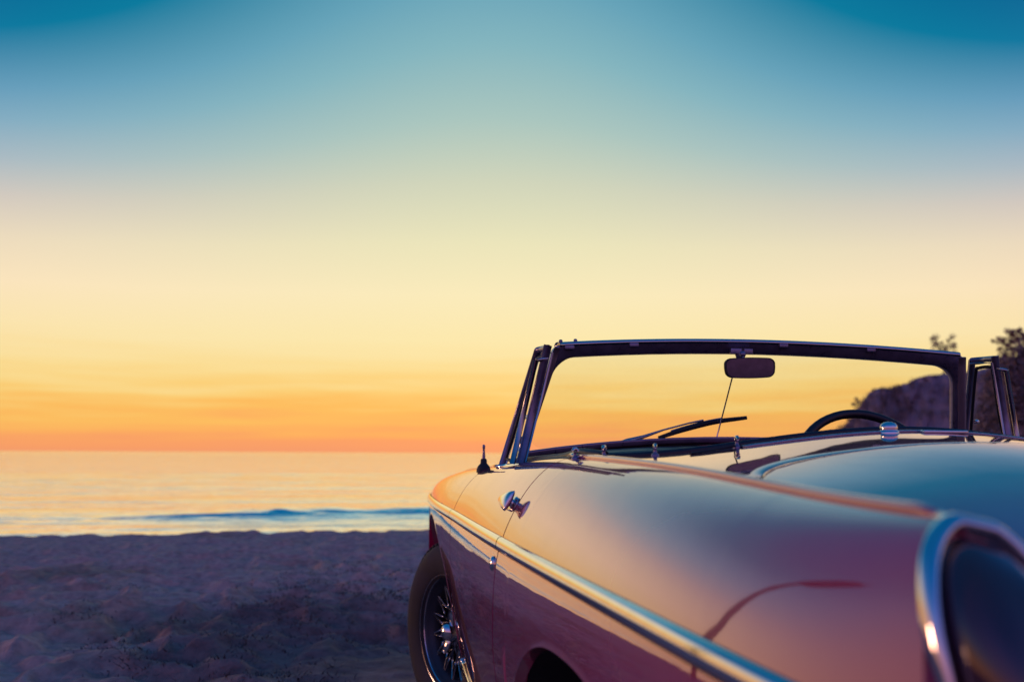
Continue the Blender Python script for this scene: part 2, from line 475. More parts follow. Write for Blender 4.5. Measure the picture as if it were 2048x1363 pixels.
DR, DF = .620, 1.500                                  # door shut lines
GAP = .0034
for sd in SIDES:
    rw = wing(-.660, DR - GAP, ARCH_R, 2.992, 'rear_wing', sd)
    fwg = wing(DF + GAP, 3.02, ARCH_F, 2.992, 'front_wing', sd)
    # door
    P = []
    for i in range(41):
        y = lerp(DR + GAP, DF - GAP, i / 40)
        P.append([surf(y, lerp(.150, 2.96, j / 60)) for j in range(61)])
    door = panel('door', P, car, side=sd, lip=.03, flip=True)
    # sill below the door
    P = [[surf(lerp(DR + GAP, DF - GAP, i / 20), lerp(-.02, .138, j / 8)) for j in range(9)] for i in range(21)]
    sill = panel('sill', P, car, side=sd, lip=.03, flip=True)
    mb = MB()
    mb.tube([(sd * (prof(lerp(.52, 1.80, i / 16), vz(lerp(.52, 1.8, i / 16), .292))[0] + .002), lerp(.52, 1.80, i / 16), .292) for i in range(17)], .006, 8)
    mb.build('sill_strip', CHROME, car)
    # raised bead along the top of the wings
    mb = MB(); bys = np.linspace(-.612, DR - .02, 60); mb.tube([(sd * XBf(y), y, ZBf(y) + .0025 - .0075 * max(0, (-.57 - y) / .042) ** 1.5) for y in bys], .0050, 8)
    mb.build('wing_bead', PAINT, car)
    mb = MB(); mb.tube([(sd * XBf(y), y, ZBf(y) + .0015) for y in np.linspace(DF + .02, 2.95, 30)], .0048, 8)
    mb.build('wing_bead', PAINT, car)

    # bright side moulding in three pieces, each over its own panel
    def moulding(y0, y1, parent):
        rows = []
        n_ = max(8, int((y1 - y0) / .03))
        sec = [(-.001, .0165), (.0022, .0160), (.0048, .0140), (.0068, .0108), (.0083, .0068), (.0093, .0025), (.0100, -.0025), (.0102, -.0075), (.0096, -.0115), (.0075, -.0142), (.0035, -.0155), (-.001, -.0158)]
        for i in range(n_ + 1):
            y = lerp(y0, y1, i / n_)
            x = Wf(y)
            rows.append([(sd * (x + .0005 + a), y, ZCf(y) - .003 + h * .78) for a, h in sec])
        m_ = MB(); m_.grid(rows)
        for r_ in (rows[0], rows[-1]): m_.add(r_, [tuple(range(len(r_)))])
        if sd > 0: m_.f = [q[::-1] for q in m_.f]
        m_.f = [q[::-1] for q in m_.f]
        return m_.build('side_moulding', CHROME, parent)
    moulding(-.645, DR - .003, rw)
    moulding(DR + .003, DF - .003, door)
    moulding(DF + .003, 2.70, fwg)
    # dark strip added for the shadow gap below the moulding
    for (a_, b_, pr) in ((-.645, DR - .003, rw), (DR + .003, DF - .003, door), (DF + .003, 2.70, fwg)):
        m_ = MB(); m_.tube([(sd * (Wf(y) + .0035), y, ZCf(y) - .0168) for y in np.linspace(a_, b_, max(6, int((b_ - a_) / .03)))], .0020, 6)
        m_.build('moulding_shadow_line', RUBBER, pr)

    # pull handle with push button, near the rear edge of the door
    hy, hz = DR + .075, .812
    hx = prof(hy, vz(hy, hz))[0]
    m_ = MB()
    nv_, tv_ = Vector((.88, 0, .47)), Vector((-.47, 0, .88))          # away from the panel, and up along it
    base_ = lambda yy: Vector((prof(yy, vz(yy, hz))[0], yy, hz))
    def loft(st):
        rows = []
        for dy_, off, w_, t__ in st:
            c = base_(hy + dy_) + nv_ * off
            rows.append([c + tv_ * (w_ * cos(2 * pi * k / 18)) + nv_ * (t__ * sin(2 * pi * k / 18)) for k in range(18)])
        m_.grid(rows, False, True)
    loft([(-.066, .0, .001, .001), (-.064, .001, .013, .002), (-.04, .002, .016, .004), (.02, .002, .014, .004), (.07, .0, .008, .003), (.085, -.001, .001, .001)])
    loft([(-.0725, .0165, .001, .001), (-.072, .0165, .0195, .0042), (-.070, .0168, .0215, .0052), (-.04, .019, .0175, .0056), (-.01, .019, .0120, .0055), (.03, .016, .0080, .005), (.065, .009, .0045, .0035), (.095, .002, .001, .001)])
    loft([(-.050, .004, .001, .001), (-.049, .010, .008, .007), (-.030, .010, .009, .008), (-.020, .008, .001, .001)])
    m_.v = [(x * sd, y, z) for x, y, z in m_.v]
    hd = m_.build('door_handle', CHROME, door)
    m_ = MB(); m_.lathe([(.0, .016), (.006, .0155), (.0075, .013), (.0085, .0)], 20, (hx - .004, hy + .018, hz - .004), 'x')
    m_.v = [(x * sd, y, z) for x, y, z in m_.v]
    m_.build('push_button', CHROME, door)
    # key lock under the moulding
    ky, kz = DR + .035, .700
    kx = prof(ky, vz(ky, kz))[0]
    m_ = MB(); m_.lathe([(.0, .006), (.007, .0055), (.0105, .003), (.0125, -.001)], 20, (0, 0, 0), 'x')
    m_.v = [(sd * (kx + x), ky + y, kz + z * 1.25) for x, y, z in m_.v]
    m_.build('door_lock', CHROME, door)
    # door inner trim and soft capping
    P = []
    for i in range(21):
        y = lerp(DR + .004, DF - .004, i / 20)
        x0, z0 = prof(y, 2.96)
        P.append([(-x0 + .0005, y, z0 - .001), (-x0 + .006, y, z0 + .004), (-x0 + .025, y, z0 + .003), (-x0 + .05, y, z0 - .006), (-x0 + .060, y, z0 - .02), (-x0 + .062, y, z0 - .20), (-x0 + .06, y, .30)])
    panel('door_trim', P, car, VINYL, sd, 0, flip=True)

# ------------------------------------------------------------------ boot lid and rear deck
LC = (0.0, -.195)
LA, LB = .540, .425


def lid_out(t_, grow=0.0, n_=3.0):
    c, s_ = cos(t_), sin(t_)
    r = (abs(c) ** n_ + abs(s_) ** n_) ** (-1 / n_)
    return LC[0] + (LA + grow) * r * c, LC[1] + (LB + grow) * r * s_


NT = 160
ANG = []
for k in range(NT):       # even in arc length along the lid outline
    ANG.append(2 * pi * k / NT)
P = []
edge = [0, .1, .2, .3, .4, .5, .6, .7, .78, .85, .9, .94, .965, .98, .99, .996, 1.0]
for t_ in ANG:
    row = []
    for r in edge:
        x, y = lid_out(t_)
        x, y = LC[0] + (x - LC[0]) * max(r, .001), LC[1] + (y - LC[1]) * max(r, .001)
        dist_e = (1 - r) * .43
        z = deckz(x, y) + .0030 - .0022 * max(0, 1 - dist_e / .006) ** 2
        row.append((x, y, z))
    P.append(row)
lid = panel('boot_lid', P, car, side=-1, lip=.02, closed=True, flip=True)

P = []
YR0, YR1 = -.640, .500
for t_ in ANG:
    xi, yi = lid_out(t_, .005)
    dx, dy = xi - LC[0], yi - LC[1]
    XS = .6250
    k = min((XS / abs(dx)) if abs(dx) > 1e-6 else 9e9, ((YR1 - LC[1]) / dy) if dy > 1e-6 else ((YR0 - LC[1]) / dy if dy < -1e-6 else 9e9))
    xo, yo = LC[0] + dx * k, LC[1] + dy * k
    row = []
    for r in [0, .01, .04, .1, .2, .35, .5, .65, .8, .9, 1]:
        x, y = lerp(xi, xo, r), lerp(yi, yo, r)
        row.append((x, y, deckz(x, y) - .004 * max(0, 1 - r / .03)))
    P.append(row)
panel('rear_deck', P, car, side=-1, lip=.012, closed=True, flip=True)
# corners between the polar deck sheet and the cockpit edge are closed by the sheet below
mb = MB(); rows = []
for y in np.linspace(YR0, YR1 - .004, 24):
    rows.append([(x, y, deckz(x, y) - .03) for x in np.linspace(-.62, .62, 30)])
mb.grid(rows); mb.build('deck_underside', LINER, car)
# rolled cockpit edge with its bright finisher
mb = MB(); mb.tube([(x, YR1 + .004, deckz(x, .5) + .0) for x in np.linspace(-.61, .61, 50)], .0075, 10)
mb.build('cockpit_edge_roll', VINYL, car)
mb = MB(); mb.tube([(x, YR1 - .050, deckz(x, .45) + .001) for x in np.linspace(-.36, .36, 40)], .0038, 8, flat=(1.6, .8))
mb.build('deck_finisher', ALLOY, car)

# rear quarter of the cockpit rim, from the deck corner round to the door top
for sd in SIDES:
    pts = smoothcurve([(sd * .600, YR1, .906), (sd * .612, .545, .909), (sd * .620, .600, .911), (sd * .620, .66, .907), (sd * .618, .74, .902), (sd * .617, .9, .898), (sd * .614, 1.25, .890)], 8)
    mb = MB(); mb.tube(pts, .0085, 10); mb.build('cockpit_rim_piping', VINYL, car)
    # bright capping where the wing meets the door
    mb = MB(); mb.tube(smoothcurve([(sd * .634, .56, .9045), (sd * .628, .615, .906), (sd * .620, .68, .9), (sd * .618, .76, .894)], 6), [.004] * 3 + [.008] * 13 + [.005] * 3, 10, flat=(1.4, .7))
    mb.build('corner_capping', CHROME, car)
    # inner panel behind the wing so nothing shows through
    mb = MB(); mb.grid([[(sd * .612, y, z) for z in (.2, .6, min(ZBf(y), ZDf(y)) - .035)] for y in np.linspace(-.6, .62, 10)])
    mb.build('inner_panel', LINER, car)

# inner faces of the two fins beside the sunken boot lid
for sd in SIDES:
    P = []
    for y in np.linspace(-.664, .50, 60):
        q = max(0, min(1, (.1 - y) / .7)); xb = XBf(y); z0, z1 = ZBf(y), deckz(.62, y) - .006
        P.append([(-(xb - .0008), y, z0), (-(xb - .004 - .004 * q), y, lerp(z0, z1, .1)), (-(xb - .007 - .014 * q), y, lerp(z0, z1, .4)), (-(xb - .009 - .026 * q), y, lerp(z0, z1, .8)), (-(xb - .012 - .034 * q), y, z1)])
    P = [[(x, max(y, lamp_y(z) + .002 + (.10 - min(.1, max(0, z - .72))) * 0), z) for x, y, z in row] for row in P]
    panel('fin_inner_face', P, car, side=sd, lip=0, flip=True)
# tail panel, bumper
P = []
for i in range(31):
    x = lerp(-.588, .588, i / 30)
    row = []
    for j in range(13):
        t_ = j / 12
        ztop = deckz(x, -.640) - .001
        z = lerp(ztop, .28, t_)
        y = -.642 - .05 * sin(pi * min(1, t_ * 1.2)) * (1 - (x / .64) ** 4) - .03 * t_
        row.append((x, y, z))
    P.append(row)
panel('tail_panel', P, car, side=-1, lip=0, flip=True)
mb = MB(); mb.tube(smoothcurve([(-.74, -.50, .47), (-.735, -.60, .47), (-.64, -.70, .47), (-.3, -.735, .47), (.3, -.735, .47), (.64, -.70, .47), (.735, -.60, .47), (.74, -.50, .47)], 8), .042, 14, flat=(.45, 1.1))
mb.build('rear_bumper', CHROME, car)

# ------------------------------------------------------------------ tail lamps
for sd in SIDES:
    out = [(.668, -.617, .869), (.688, -.624, .860), (.702, -.633, .844), (.711, -.643, .823), (.7155, -.652, .80), (.716, -.660, .775), (.713, -.667, .742), (.704, -.672, .705), (.688, -.675, .674),
           (.662, -.676, .662), (.640, -.675, .668), (.622, -.671, .70), (.612, -.665, .742), (.610, -.655, .785), (.616, -.643, .822), (.630, -.629, .850), (.648, -.620, .866)]
    out = smoothcurve([out[-1]] + out + [out[0]], 5)[5:-6]
    # plate closing the end of the wing behind the lamp
    P = []
    for z in np.linspace(.864, .30, 26):
        yl = lamp_y(z) + .0035; xw = prof(-.655, vz(-.655, z))[0]
        xi_ = .607 + .040 * max(0, (z - .775) / .089) ** 1.6
        P.append([(-lerp(xi_, xw - .0008, q), yl, z) for q in (0, .35, .7, 1)])
    panel('wing_end_plate', P, car, side=sd, lip=0, flip=True)
    ctr = Vector((.664, -.655, .765))
    e = link(bpy.data.objects.new('tail_lamp', None), car)
    n_ = len(out); rows = []
    # stepped chrome bezel: outer flange, round bulge, inner step
    for k, (s_, dy_) in enumerate(((1.01, .005), (1.02, .000), (1.005, -.006), (.955, -.0110), (.90, -.0115), (.855, -.007), (.835, -.003), (.825, -.0025), (.79, -.0015), (.775, .001), (.765, .008))):
        rows.append([Vector((sd * (ctr.x + (p.x - ctr.x) * (s_ if abs(s_) else 1)), p.y + dy_, ctr.z + (p.z - ctr.z) * (1 - (1 - s_) * .62))) for p in out])
    m_ = MB(); m_.grid([list(r_) for r_ in rows], False, True)
    if sd > 0: m_.f = [q[::-1] for q in m_.f]
    m_.build('lamp_bezel', CHROME, e)
    rows = []
    for r in (1, .97, .9, .75, .55, .3, .001):
        bul = .055 * sqrt(max(0, 1 - r ** 2.6))
        rows.append([(sd * (ctr.x + (p.x - ctr.x) * .79 * r), lerp(ctr.y - .004, p.y, r) + .004 - bul, ctr.z + (p.z - ctr.z) * .872 * r) for p in out])
    m_ = MB(); m_.grid(rows, False, True)
    if sd > 0: m_.f = [q[::-1] for q in m_.f]
    m_.build('lamp_lens', LENS, e)
    m_ = MB(); m_.lathe([(.0001, .0035), (.0028, .003), (.004, .0005), (.004, -.003)], 14)
    o = m_.build('lens_screw', CHROME, e); o.location = (sd * .623, -.664, .832); o.rotation_euler = (rad(60), 0, 0)

# ------------------------------------------------------------------ scuttle, bonnet, nose
P = []
for i in range(16):
    y = lerp(1.29, 1.60, i / 15)
    P.append([(x, y, deckz(x, y)) for x in np.linspace(-.62, .62, 41)])
panel('scuttle', P, car, side=-1, lip=.012, flip=True)
P = []
for i in range(46):
    y = lerp(1.605, 3.02, i / 45)
    P.append([(x * XBf(y) * .985, y, deckz(x * XBf(y) * .985, y)) for x in np.linspace(-1, 1, 41)])
panel('bonnet', P, car, side=-1, lip=.012, flip=True)
P = []
for i in range(41):
    x = lerp(-.655, .655, i / 40); row = []
    for j in range(13):
        t_ = j / 12
        zt = deckz(x, 3.0) - .002 if abs(x) < .53 else ZBf(3.0) - (abs(x) - .53) * .7
        row.append((x, 3.018 + .07 * sin(pi * t_) * (1 - (x / .66) ** 4), lerp(zt, .26, t_)))
    P.append(row)
panel('nose_panel', P, car, side=-1, lip=0)
mb = MB(); mb.tube([(x, 3.10, .56 + .0 * x) for x in np.linspace(-.4, .4, 20)], .07, 14, flat=(.2, 1.0)); mb.build('grille', ALLOY, car)
for sd in SIDES:
    mb = MB(); mb.lathe([(.095, -.01), (.100, .01), (.088, .022), (.06, .04), (.001, .05)], 28)
    o = mb.build('headlamp', CHROME, car); o.location = (sd * .53, 3.055, .62); o.rotation_euler = (rad(-90), 0, 0)
mb = MB(); mb.tube(smoothcurve([(-.62, 3.02, .45), (-.55, 3.13, .45), (0, 3.2, .45), (.55, 3.13, .45), (.62, 3.02, .45)], 8), .04, 12, flat=(.45, 1.1)); mb.build('front_bumper', CHROME, car)

# ------------------------------------------------------------------ windscreen
def ws(u, h, off=0.0):
    """windscreen plane: u -1..1 across, h 0..1 up"""
    x = u * (.625 - .072 * h)
    zt = 1.199 - .026 * u * u; zb = .938 - .046 * u * u
    bow = (1 - u * u)
    y = lerp(1.235, 1.115, h) + bow * lerp(.105, .05, h) + off
    return Vector((x, y, lerp(zb, zt, h)))


def rrect(n_, a0, b0, a1, b1, rx, ry, low=1.0):
    """rounded rectangle, n_ points on each corner; sides sampled so it can bend"""
    pts = []
    q_ = low
    cs = [(a1 - rx, b1 - ry, 0, 1), (a0 + rx, b1 - ry, pi / 2, 1), (a0 + rx * q_, b0 + ry * q_, pi, q_), (a1 - rx * q_, b0 + ry * q_, 3 * pi / 2, q_)]
    for k, (cx, cy, a, g_) in enumerate(cs):
        for i in range(n_ + 1):
            q = a + pi / 2 * i / n_
            pts.append((cx + rx * g_ * cos(q), cy + ry * g_ * sin(q)))
        nx = cs[(k + 1) % 4]
        e = pts[-1]; f_ = (nx[0] + rx * nx[3] * cos(nx[2]), nx[1] + ry * nx[3] * sin(nx[2]))
        for i in range(1, 14): pts.append((lerp(e[0], f_[0], i / 14), lerp(e[1], f_[1], i / 14)))
    return pts


outer = rrect(8, -1, 0, 1, 1, .035, .06)
inner = rrect(8, -.964, .070, .964, .884, .085, .15, .04)
wsf = link(bpy.data.objects.new('windscreen', None), car)
rows = []
for (ol, k, off) in ((inner, 0, -.004), (inner, 0, -.013), (outer, 0, -.016), (outer, .0, .014), (inner, 0, .014), (inner, 0, .004)):
    rows.append([ws(u, h, off) for u, h in ol])
rows.insert(2, [ws(lerp(a[0], b_[0], .25), lerp(a[1], b_[1], .25), -.018) for a, b_ in zip(inner, outer)])
rows.insert(3, [ws(lerp(a[0], b_[0], .8), lerp(a[1], b_[1], .8), -.020) for a, b_ in zip(inner, outer)])
mb = MB(); mb.grid(rows, True, True)
fr_ = mb.build('screen_frame', DARKM, wsf, bevel=.003)
# rounded bright top of the header rail
mb = MB(); mb.tube([ws(u, 1.0, -.002) + Vector((0, 0, -.002)) for u in np.linspace(-.985, .985, 60)], .0105, 12, flat=(1.75, .8))
mb.build('header_rail', mat('header_chrome', (.50, .52, .56), .16, 1.0), wsf)
# catches and screws under the header
for u in (-.93, -.62, .12, .55):
    p = ws(u, .965, -.022); mb = MB(); mb.box(p, (.012, .004, .005)); mb.build('header_catch', DARKM, wsf, bevel=.0015)
for u in (-.97, -.9):
    p = ws(u, 1.0, -.006) + Vector((0, 0, .007)); mb = MB(); mb.lathe([(.001, .005), (.004, .004), (.005, 0), (.005, -.004)], 12, p); mb.build('frame_screw', DARKM, wsf)
# glass
gl_out = rrect(8, -.965, .06, .965, .90, .11, .17)
rows = [[ws(u * s_, lerp(.48, h, s_), 0.0) for u, h in gl_out] for s_ in (1, .85, .7, .55, .4, .25, .12, .001)]
mb = MB(); mb.grid(rows, False, True); mb.build('glass', GLASS, wsf)
# rubber seal strip along the scuttle
mb = MB(); mb.tube([ws(u, -.01, .004) for u in np.linspace(-.99, .99, 50)], .012, 10, flat=(1.4, .8)); mb.build('screen_seal', RUBBER, wsf)
# side pillars: bright inner face on each
for sd in SIDES:
    mb = MB()
    a = [ws(sd * .985, h, -.020) for h in np.linspace(.02, .97, 12)]
    mb.tube(a, .0052, 10, flat=(2.0, .5)); mb.build('pillar_strip', mat('pillar_alloy', (.62, .46, .50), .45, .8), wsf)
    # foot bracket
    mb = MB(); mb.box(ws(sd * .97, .0, -.02) + Vector((0, 0, -.008)), (.020, .028, .014)); mb.build('pillar_foot', CHROME, wsf, bevel=.004)

# ------------------------------------------------------------------ quarter lights on the doors
for sd in SIDES:
    q = link(bpy.data.objects.new('quarter_light', None), car)
    A0, A1 = Vector((sd * .652, 1.272, .880)), Vector((sd * .592, 1.122, 1.160))    # front bar
    B0, B1 = Vector((sd * .648, 1.055, .885)), Vector((sd * .588, 1.025, 1.156))    # rear bar
    mb = MB()
    mb.tube([A0, A1], .0085, 10, flat=(1.1, .9))
    mb.build('front_bar', DARKM, q)
    mb = MB(); mb.tube([A0 + Vector((-sd * .0085, -.004, 0)), A1 + Vector((-sd * .0085, -.004, 0))], .0028, 8); mb.build('front_bar_bead', CHROME, q)
    mb = MB(); mb.tube([A1, lerp(A1, B1, .5), B1], .0085, 10, flat=(1, .9)); mb.build('top_bar', DARKM, q)
    mb = MB()
    mb.tube([B0, B1 + Vector((0, 0, .006))], .010, 10, flat=(1.0, .8)); mb.build('rear_bar', DARKM, q)
    mb = MB(); mb.tube([B0 + Vector((-sd * .011, -.002, 0)), B1 + Vector((-sd * .011, -.002, -.012)), lerp(B1, A1, .5) + Vector((-sd * .010, 0, -.010)), A1 + Vector((-sd * .009, -.005, -.010))], .0030, 8); mb.build('bright_bead', ALLOY, q)
    # outer window channel, a little shorter
    C0, C1 = B0 + Vector((sd * .020, -.006, 0)), B1 + Vector((sd * .030, -.002, -.030))
    mb = MB(); mb.tube([C0, C1], .0055, 8, flat=(1.2, 1)); mb.tube([C1, B1 + Vector((0, 0, -.026))], .005, 8); mb.build('window_channel', ALLOY, q)
    # swinging pane in its own rounded frame
    ins = lambda a_, b_: lerp(lerp(A0, B0, a_), lerp(A1, B1, a_), b_)
    loop = [ins(.14, .05), ins(.86, .05), ins(.86, .5), ins(.84, .88), ins(.76, .925), ins(.3, .925), ins(.2, .88), ins(.15, .5)]
    loop = smoothcurve(loop + [loop[0]], 5)[:-1]
    mb = MB(); mb.tube(loop, .0042, 8, closed=True); mb.build('pane_frame', RUBBER, q)
    cpt = sum(loop, Vector()) / len(loop)
    mb = MB(); mb.add([cpt] + loop, [(0, i + 1, (i + 1) % len(loop) + 1) for i in range(len(loop))]); mb.build('pane', GLASS, q, smooth=False)
    k_ = ins(.35, .42) + Vector((-sd * .008, 0, 0))
    mb = MB(); mb.lathe([(.001, .006), (.005, .005), (.0065, 0), (.004, -.006)], 14, (0, 0, 0), 'x'); o = mb.build('catch_knob', CHROME, q); o.location = k_
    # catch lever at the foot
    p = B0 + Vector((-sd * .010, .05, .03))
    mb = MB(); mb.tube([p, p + Vector((0, -.012, .018)), p + Vector((0, -.016, .034))], [.005, .004, .0025], 8); mb.build('catch_lever', CHROME, q)
    # base casting of the quarter light on the door top
    mb = MB(); mb.tube([A0 + Vector((0, .05, -.006)), lerp(A0, B0, .5) + Vector((0, 0, -.006)), B0 + Vector((0, -.02, -.005)), B0 + Vector((0, -.10, -.006))], [.009, .012, .012, .004], 10, flat=(1, .7)); mb.build('base_casting', CHROME, q)

# ------------------------------------------------------------------ mirror, rod, wiper, dashboard, steering wheel
mr_ = link(bpy.data.objects.new('rear_view_mirror', None), car)
mr_.location = (-.056, 1.085, 1.124); mr_.rotation_euler = (rad(2), rad(-1.5), rad(-4))
ol = rrect(7, -.066, -.0235, .066, .0235, .016, .013)
ol = [(a * (1 - .05 * (-b_ / .0235)) if b_ < 0 else a, b_ * (1 + .12 * (1 - (a / .066) ** 2))) for a, b_ in ol]
mb = MB(); mb.grid([[(a * s_, y, b_ * s_) for a, b_ in ol] for s_, y in ((.001, -.0005), (.90, -.0005), (.93, -.004), (.98, -.004), (1, .0), (.97, .010), (.7, .017), (.001, .019))], False, True)
mb.build('mirror_housing', VINYL, mr_)
mb = MB(); mb.grid([[(a * s_, -.0035, b_ * s_) for a, b_ in ol] for s_ in (.92, .5, .001)], False, True)
mb.build('mirror_glass', noisy(mat('old_mirror_glass', (.10, .09, .13), .12, 1.0), 60, .15), mr_)
mb = MB(); mb.tube([(-.014, .012, .01), (-.010, .02, .034), (-.008, .022, .052)], .0035, 8); mb.lathe([(.001, -.008), (.007, -.005), (.008, 0), (.006, .006), (.001, .008)], 14, (-.010, .02, .036)); mb.build('mirror_arm', DARKM, mr_)
rt0, rt1 = Vector((-.050, 1.165, 1.172)), Vector((-.052, 1.325, .945))
mb = MB(); mb.tube([rt0, rt1], .0020, 8); mb.build('tie_rod', CHROME, car)
mb = MB(); mb.lathe([(.001, .012), (.011, .009), (.014, 0), (.010, -.012), (.006, -.016)], 16, (-.050, 1.155, 1.165)); mb.box((-.05, 1.15, 1.172), (.03, .006, .007)); mb.build('rod_bracket', DARKM, car, bevel=.001)

wp = link(bpy.data.objects.new('wiper', None), car)
def onglass(x, z, off=.018):
    # y of the screen at x, z (approximate inverse)
    h = (z - .938) / (1.199 - .938); u = x / (.625 - .072 * h)
    return ws(u, h, off)
a = [onglass(-.335, .942, .03), onglass(-.30, .953, .03), onglass(-.255, .962, .028), onglass(-.20, .978, .024), onglass(-.13, .994, .022), onglass(-.09, 1.001, .022)]
mb = MB(); mb.tube(a, [.008, .0075, .005, .0026, .0024, .003], 10); mb.build('wiper_arm', ALLOY, wp)
bl = smoothcurve([onglass(-.215, .957, .012), onglass(-.14, .978, .013), onglass(-.06, .996, .013), onglass(.03, 1.008, .012)], 8)
n_ = len(bl)
mb = MB(); mb.tube(bl, [.0045 + .002 * sin(pi * i / (n_ - 1)) for i in range(n_)], 8, flat=(.7, 1.1)); mb.build('wiper_blade', RUBBER, wp)
mb = MB(); mb.tube([p + Vector((0, .007, .006)) for p in bl[4:-6]], .0026, 8); mb.build('blade_bridge', DARKM, wp)
mb = MB(); mb.lathe([(.001, .018), (.008, .016), (.011, .008), (.012, -.01)], 16, onglass(-.34, .935, .035)); mb.build('wiper_spindle', CHROME, wp)

# dashboard: padded roll and fascia
dp = link(bpy.data.objects.new('dashboard', None), car)
def droll(x): return (x, 1.115 + .035 * (1 - (x / .6) ** 2), .921 - .030 * (abs(x) / .6) ** 2.2)
rows = []
for x in np.linspace(-.60, .60, 49):
    _, y, z = droll(x)
    sec = [(.20, .012), (.12, .010), (.05, .006), (.02, .004), (.006, .000), (-.006, -.006), (-.012, -.016), (-.010, -.026), (.0, -.033), (.02, -.036), (.035, -.05), (.045, -.12), (.05, -.22), (.10, -.26)]
    rows.append([(x, y + a_, z + b_) for a_, b_ in sec])
mb = MB(); mb.grid(rows); mb.build('padded_fascia', VINYL, dp)
mb = MB(); mb.tube([(x, droll(x)[1] - .004, droll(x)[2] - .004) for x in np.linspace(-.59, .59, 49)], .0050, 8); mb.build('fascia_highlight', mat('fascia_highlight', (.16, .20, .27), .30, .6), dp)  # added bluish tube: the sky highlight along the padded roll, put into colour
for x in (.16, .33, .46, -.1):
    mb = MB(); mb.lathe([(.001, .0), (.036, .0), (.040, .006), (.044, .0)], 24); o = mb.build('gauge', CHROME, dp); o.location = (x, 1.165, .82); o.rotation_euler = (rad(90), 0, 0)

sw = link(bpy.data.objects.new('steering_wheel', None), car)
swc = Vector((.235, 1.022, .832)); tilt = rad(24)
sw.location = swc; sw.rotation_euler = (rad(90) - tilt, 0, 0)
mb = MB(); mb.tube([(.198 * cos(2 * pi * i / 64), .198 * sin(2 * pi * i / 64), 0) for i in range(64)], .0115, 12, closed=True); mb.build('steering_rim', VINYL, sw)
for a in (90 + 120, 90 - 120, 270):
    a = rad(a); mb = MB(); mb.tube([(.02 * cos(a), .02 * sin(a), -.02), (.11 * cos(a), .11 * sin(a), -.015), (.195 * cos(a), .195 * sin(a), 0)], .006, 8, flat=(2, .4)); mb.build('steering_spoke', ALLOY, sw)
mb = MB(); mb.lathe([(.001, .01), (.03, .008), (.036, -.005), (.03, -.03), (.022, -.05), (.022, -.22), (.001, -.22)], 20); mb.build('steering_boss', VINYL, sw)

# cockpit tub, tunnel and seats
mb = MB(); mb.grid([[(x, y, z) for x, z in ((-.57, .62), (-.565, .24), (-.2, .21), (-.13, .42), (.13, .42), (.2, .21), (.565, .24), (.57, .62))] for y in (.40, .8, 1.2, 1.6)])
mb.build('cockpit_floor', VINYL, car)
mb = MB(); mb.grid([[(x, YR1 - .01 + .04 * t_, lerp(deckz(x, .5) - .012, .3, t_)) for t_ in (0, .3, 1)] for x in np.linspace(-.605, .605, 12)])
mb.build('rear_bulkhead', VINYL, car)
for sx in SIDES:
    st = link(bpy.data.objects.new('seat', None), car); st.location = (sx * .31, .72, .24)
    mb = MB(); mb.grid([[(x, y, z) for y, z in ((-.18, .0), (-.18, .13), (-.05, .15), (.15, .17), (.24, .15), (.26, .0))] for x in np.linspace(-.21, .21, 8)]); mb.build('seat_cushion', VINYL, st, bevel=.02)
    mb = MB(); mb.box((0, -.15, .34), (.20, .045, .24), Matrix.Rotation(rad(14), 3, 'X')); mb.build('backrest', VINYL, st, bevel=.035, seg=4)

# ------------------------------------------------------------------ small fittings on the deck
def peg(x, y, ang, onwing=False):
    z = deckz(x, y) if not onwing else prof(y, 2.93)[1]
    e = link(bpy.data.objects.new('tonneau_peg', None), car)
    e.location = (x, y, z); e.rotation_euler = (0, 0, ang); e.scale = (.85, .85, .95)
    mb = MB(); mb.lathe([(.0085, -.002), (.0085, .002), (.0065, .004), (.004, .005), (.0035, .013), (.005, .014)], 14); mb.build('peg_base', DARKM, e)
    mb = MB(); mb.tube([(-.0075, 0, .016), (-.003, 0, .0195), (.003, 0, .0195), (.0075, 0, .016)], [.0030, .0042, .0042, .0030], 8); mb.build('peg_button', CHROME, e)
for sd in SIDES:
    peg(sd * .641, .560, .3, True); peg(sd * .611, .470, .9); peg(sd * .520, .458, 1.4); peg(sd * .366, .455, 1.5)
mb = MB(); mb.lathe([(.0245, -.003), (.0245, .003), (.022, .0045), (.0205, .0055), (.021, .008), (.0215, .0125), (.0195, .0185), (.0150, .0235), (.008, .0262), (.0005, .027)], 32)
o = mb.build('chrome_deck_cap', CHROME, car); o.location = (-.070, .445, deckz(-.07, .445)); o.scale = (.74, .74, .74)
mb = MB(); mb.box((.035, .432, deckz(.03, .43) + .002), (.045, .008, .003)); mb.build('cap_hinge', CHROME, car, bevel=.002)
# thin dark line laid on the deck corner beside the third peg
mb = MB(); mb.tube([(-.470, .415, deckz(-.47, .415) + .002), (-.41, .438, deckz(-.41, .438) + .003), (-.372, .45, deckz(-.372, .45) + .004)], .0022, 8); mb.build('deck_dark_line', RUBBER, car)

# aerial stub on the front wing
ax, ay = .655, 1.555
v_ = 2.8
best = min(np.linspace(2, 3, 400), key=lambda q: abs(prof(ay, q)[0] - ax)); az_ = prof(ay, best)[1]
ae = link(bpy.data.objects.new('aerial', None), car); ae.location = (-ax, ay, az_ - .002)
mb = MB(); mb.lathe([(.021, -.006), (.020, .004), (.0165, .012), (.012, .017), (.0095, .020), (.0090, .030), (.0062, .033)], 20); mb.build('aerial_base', RUBBER, ae)
mb = MB(); mb.lathe([(.0055, .030), (.0035, .052), (.0030, .060), (.0042, .063), (.0042, .070), (.001, .073)], 14); mb.build('aerial_mast', DARKM, ae)

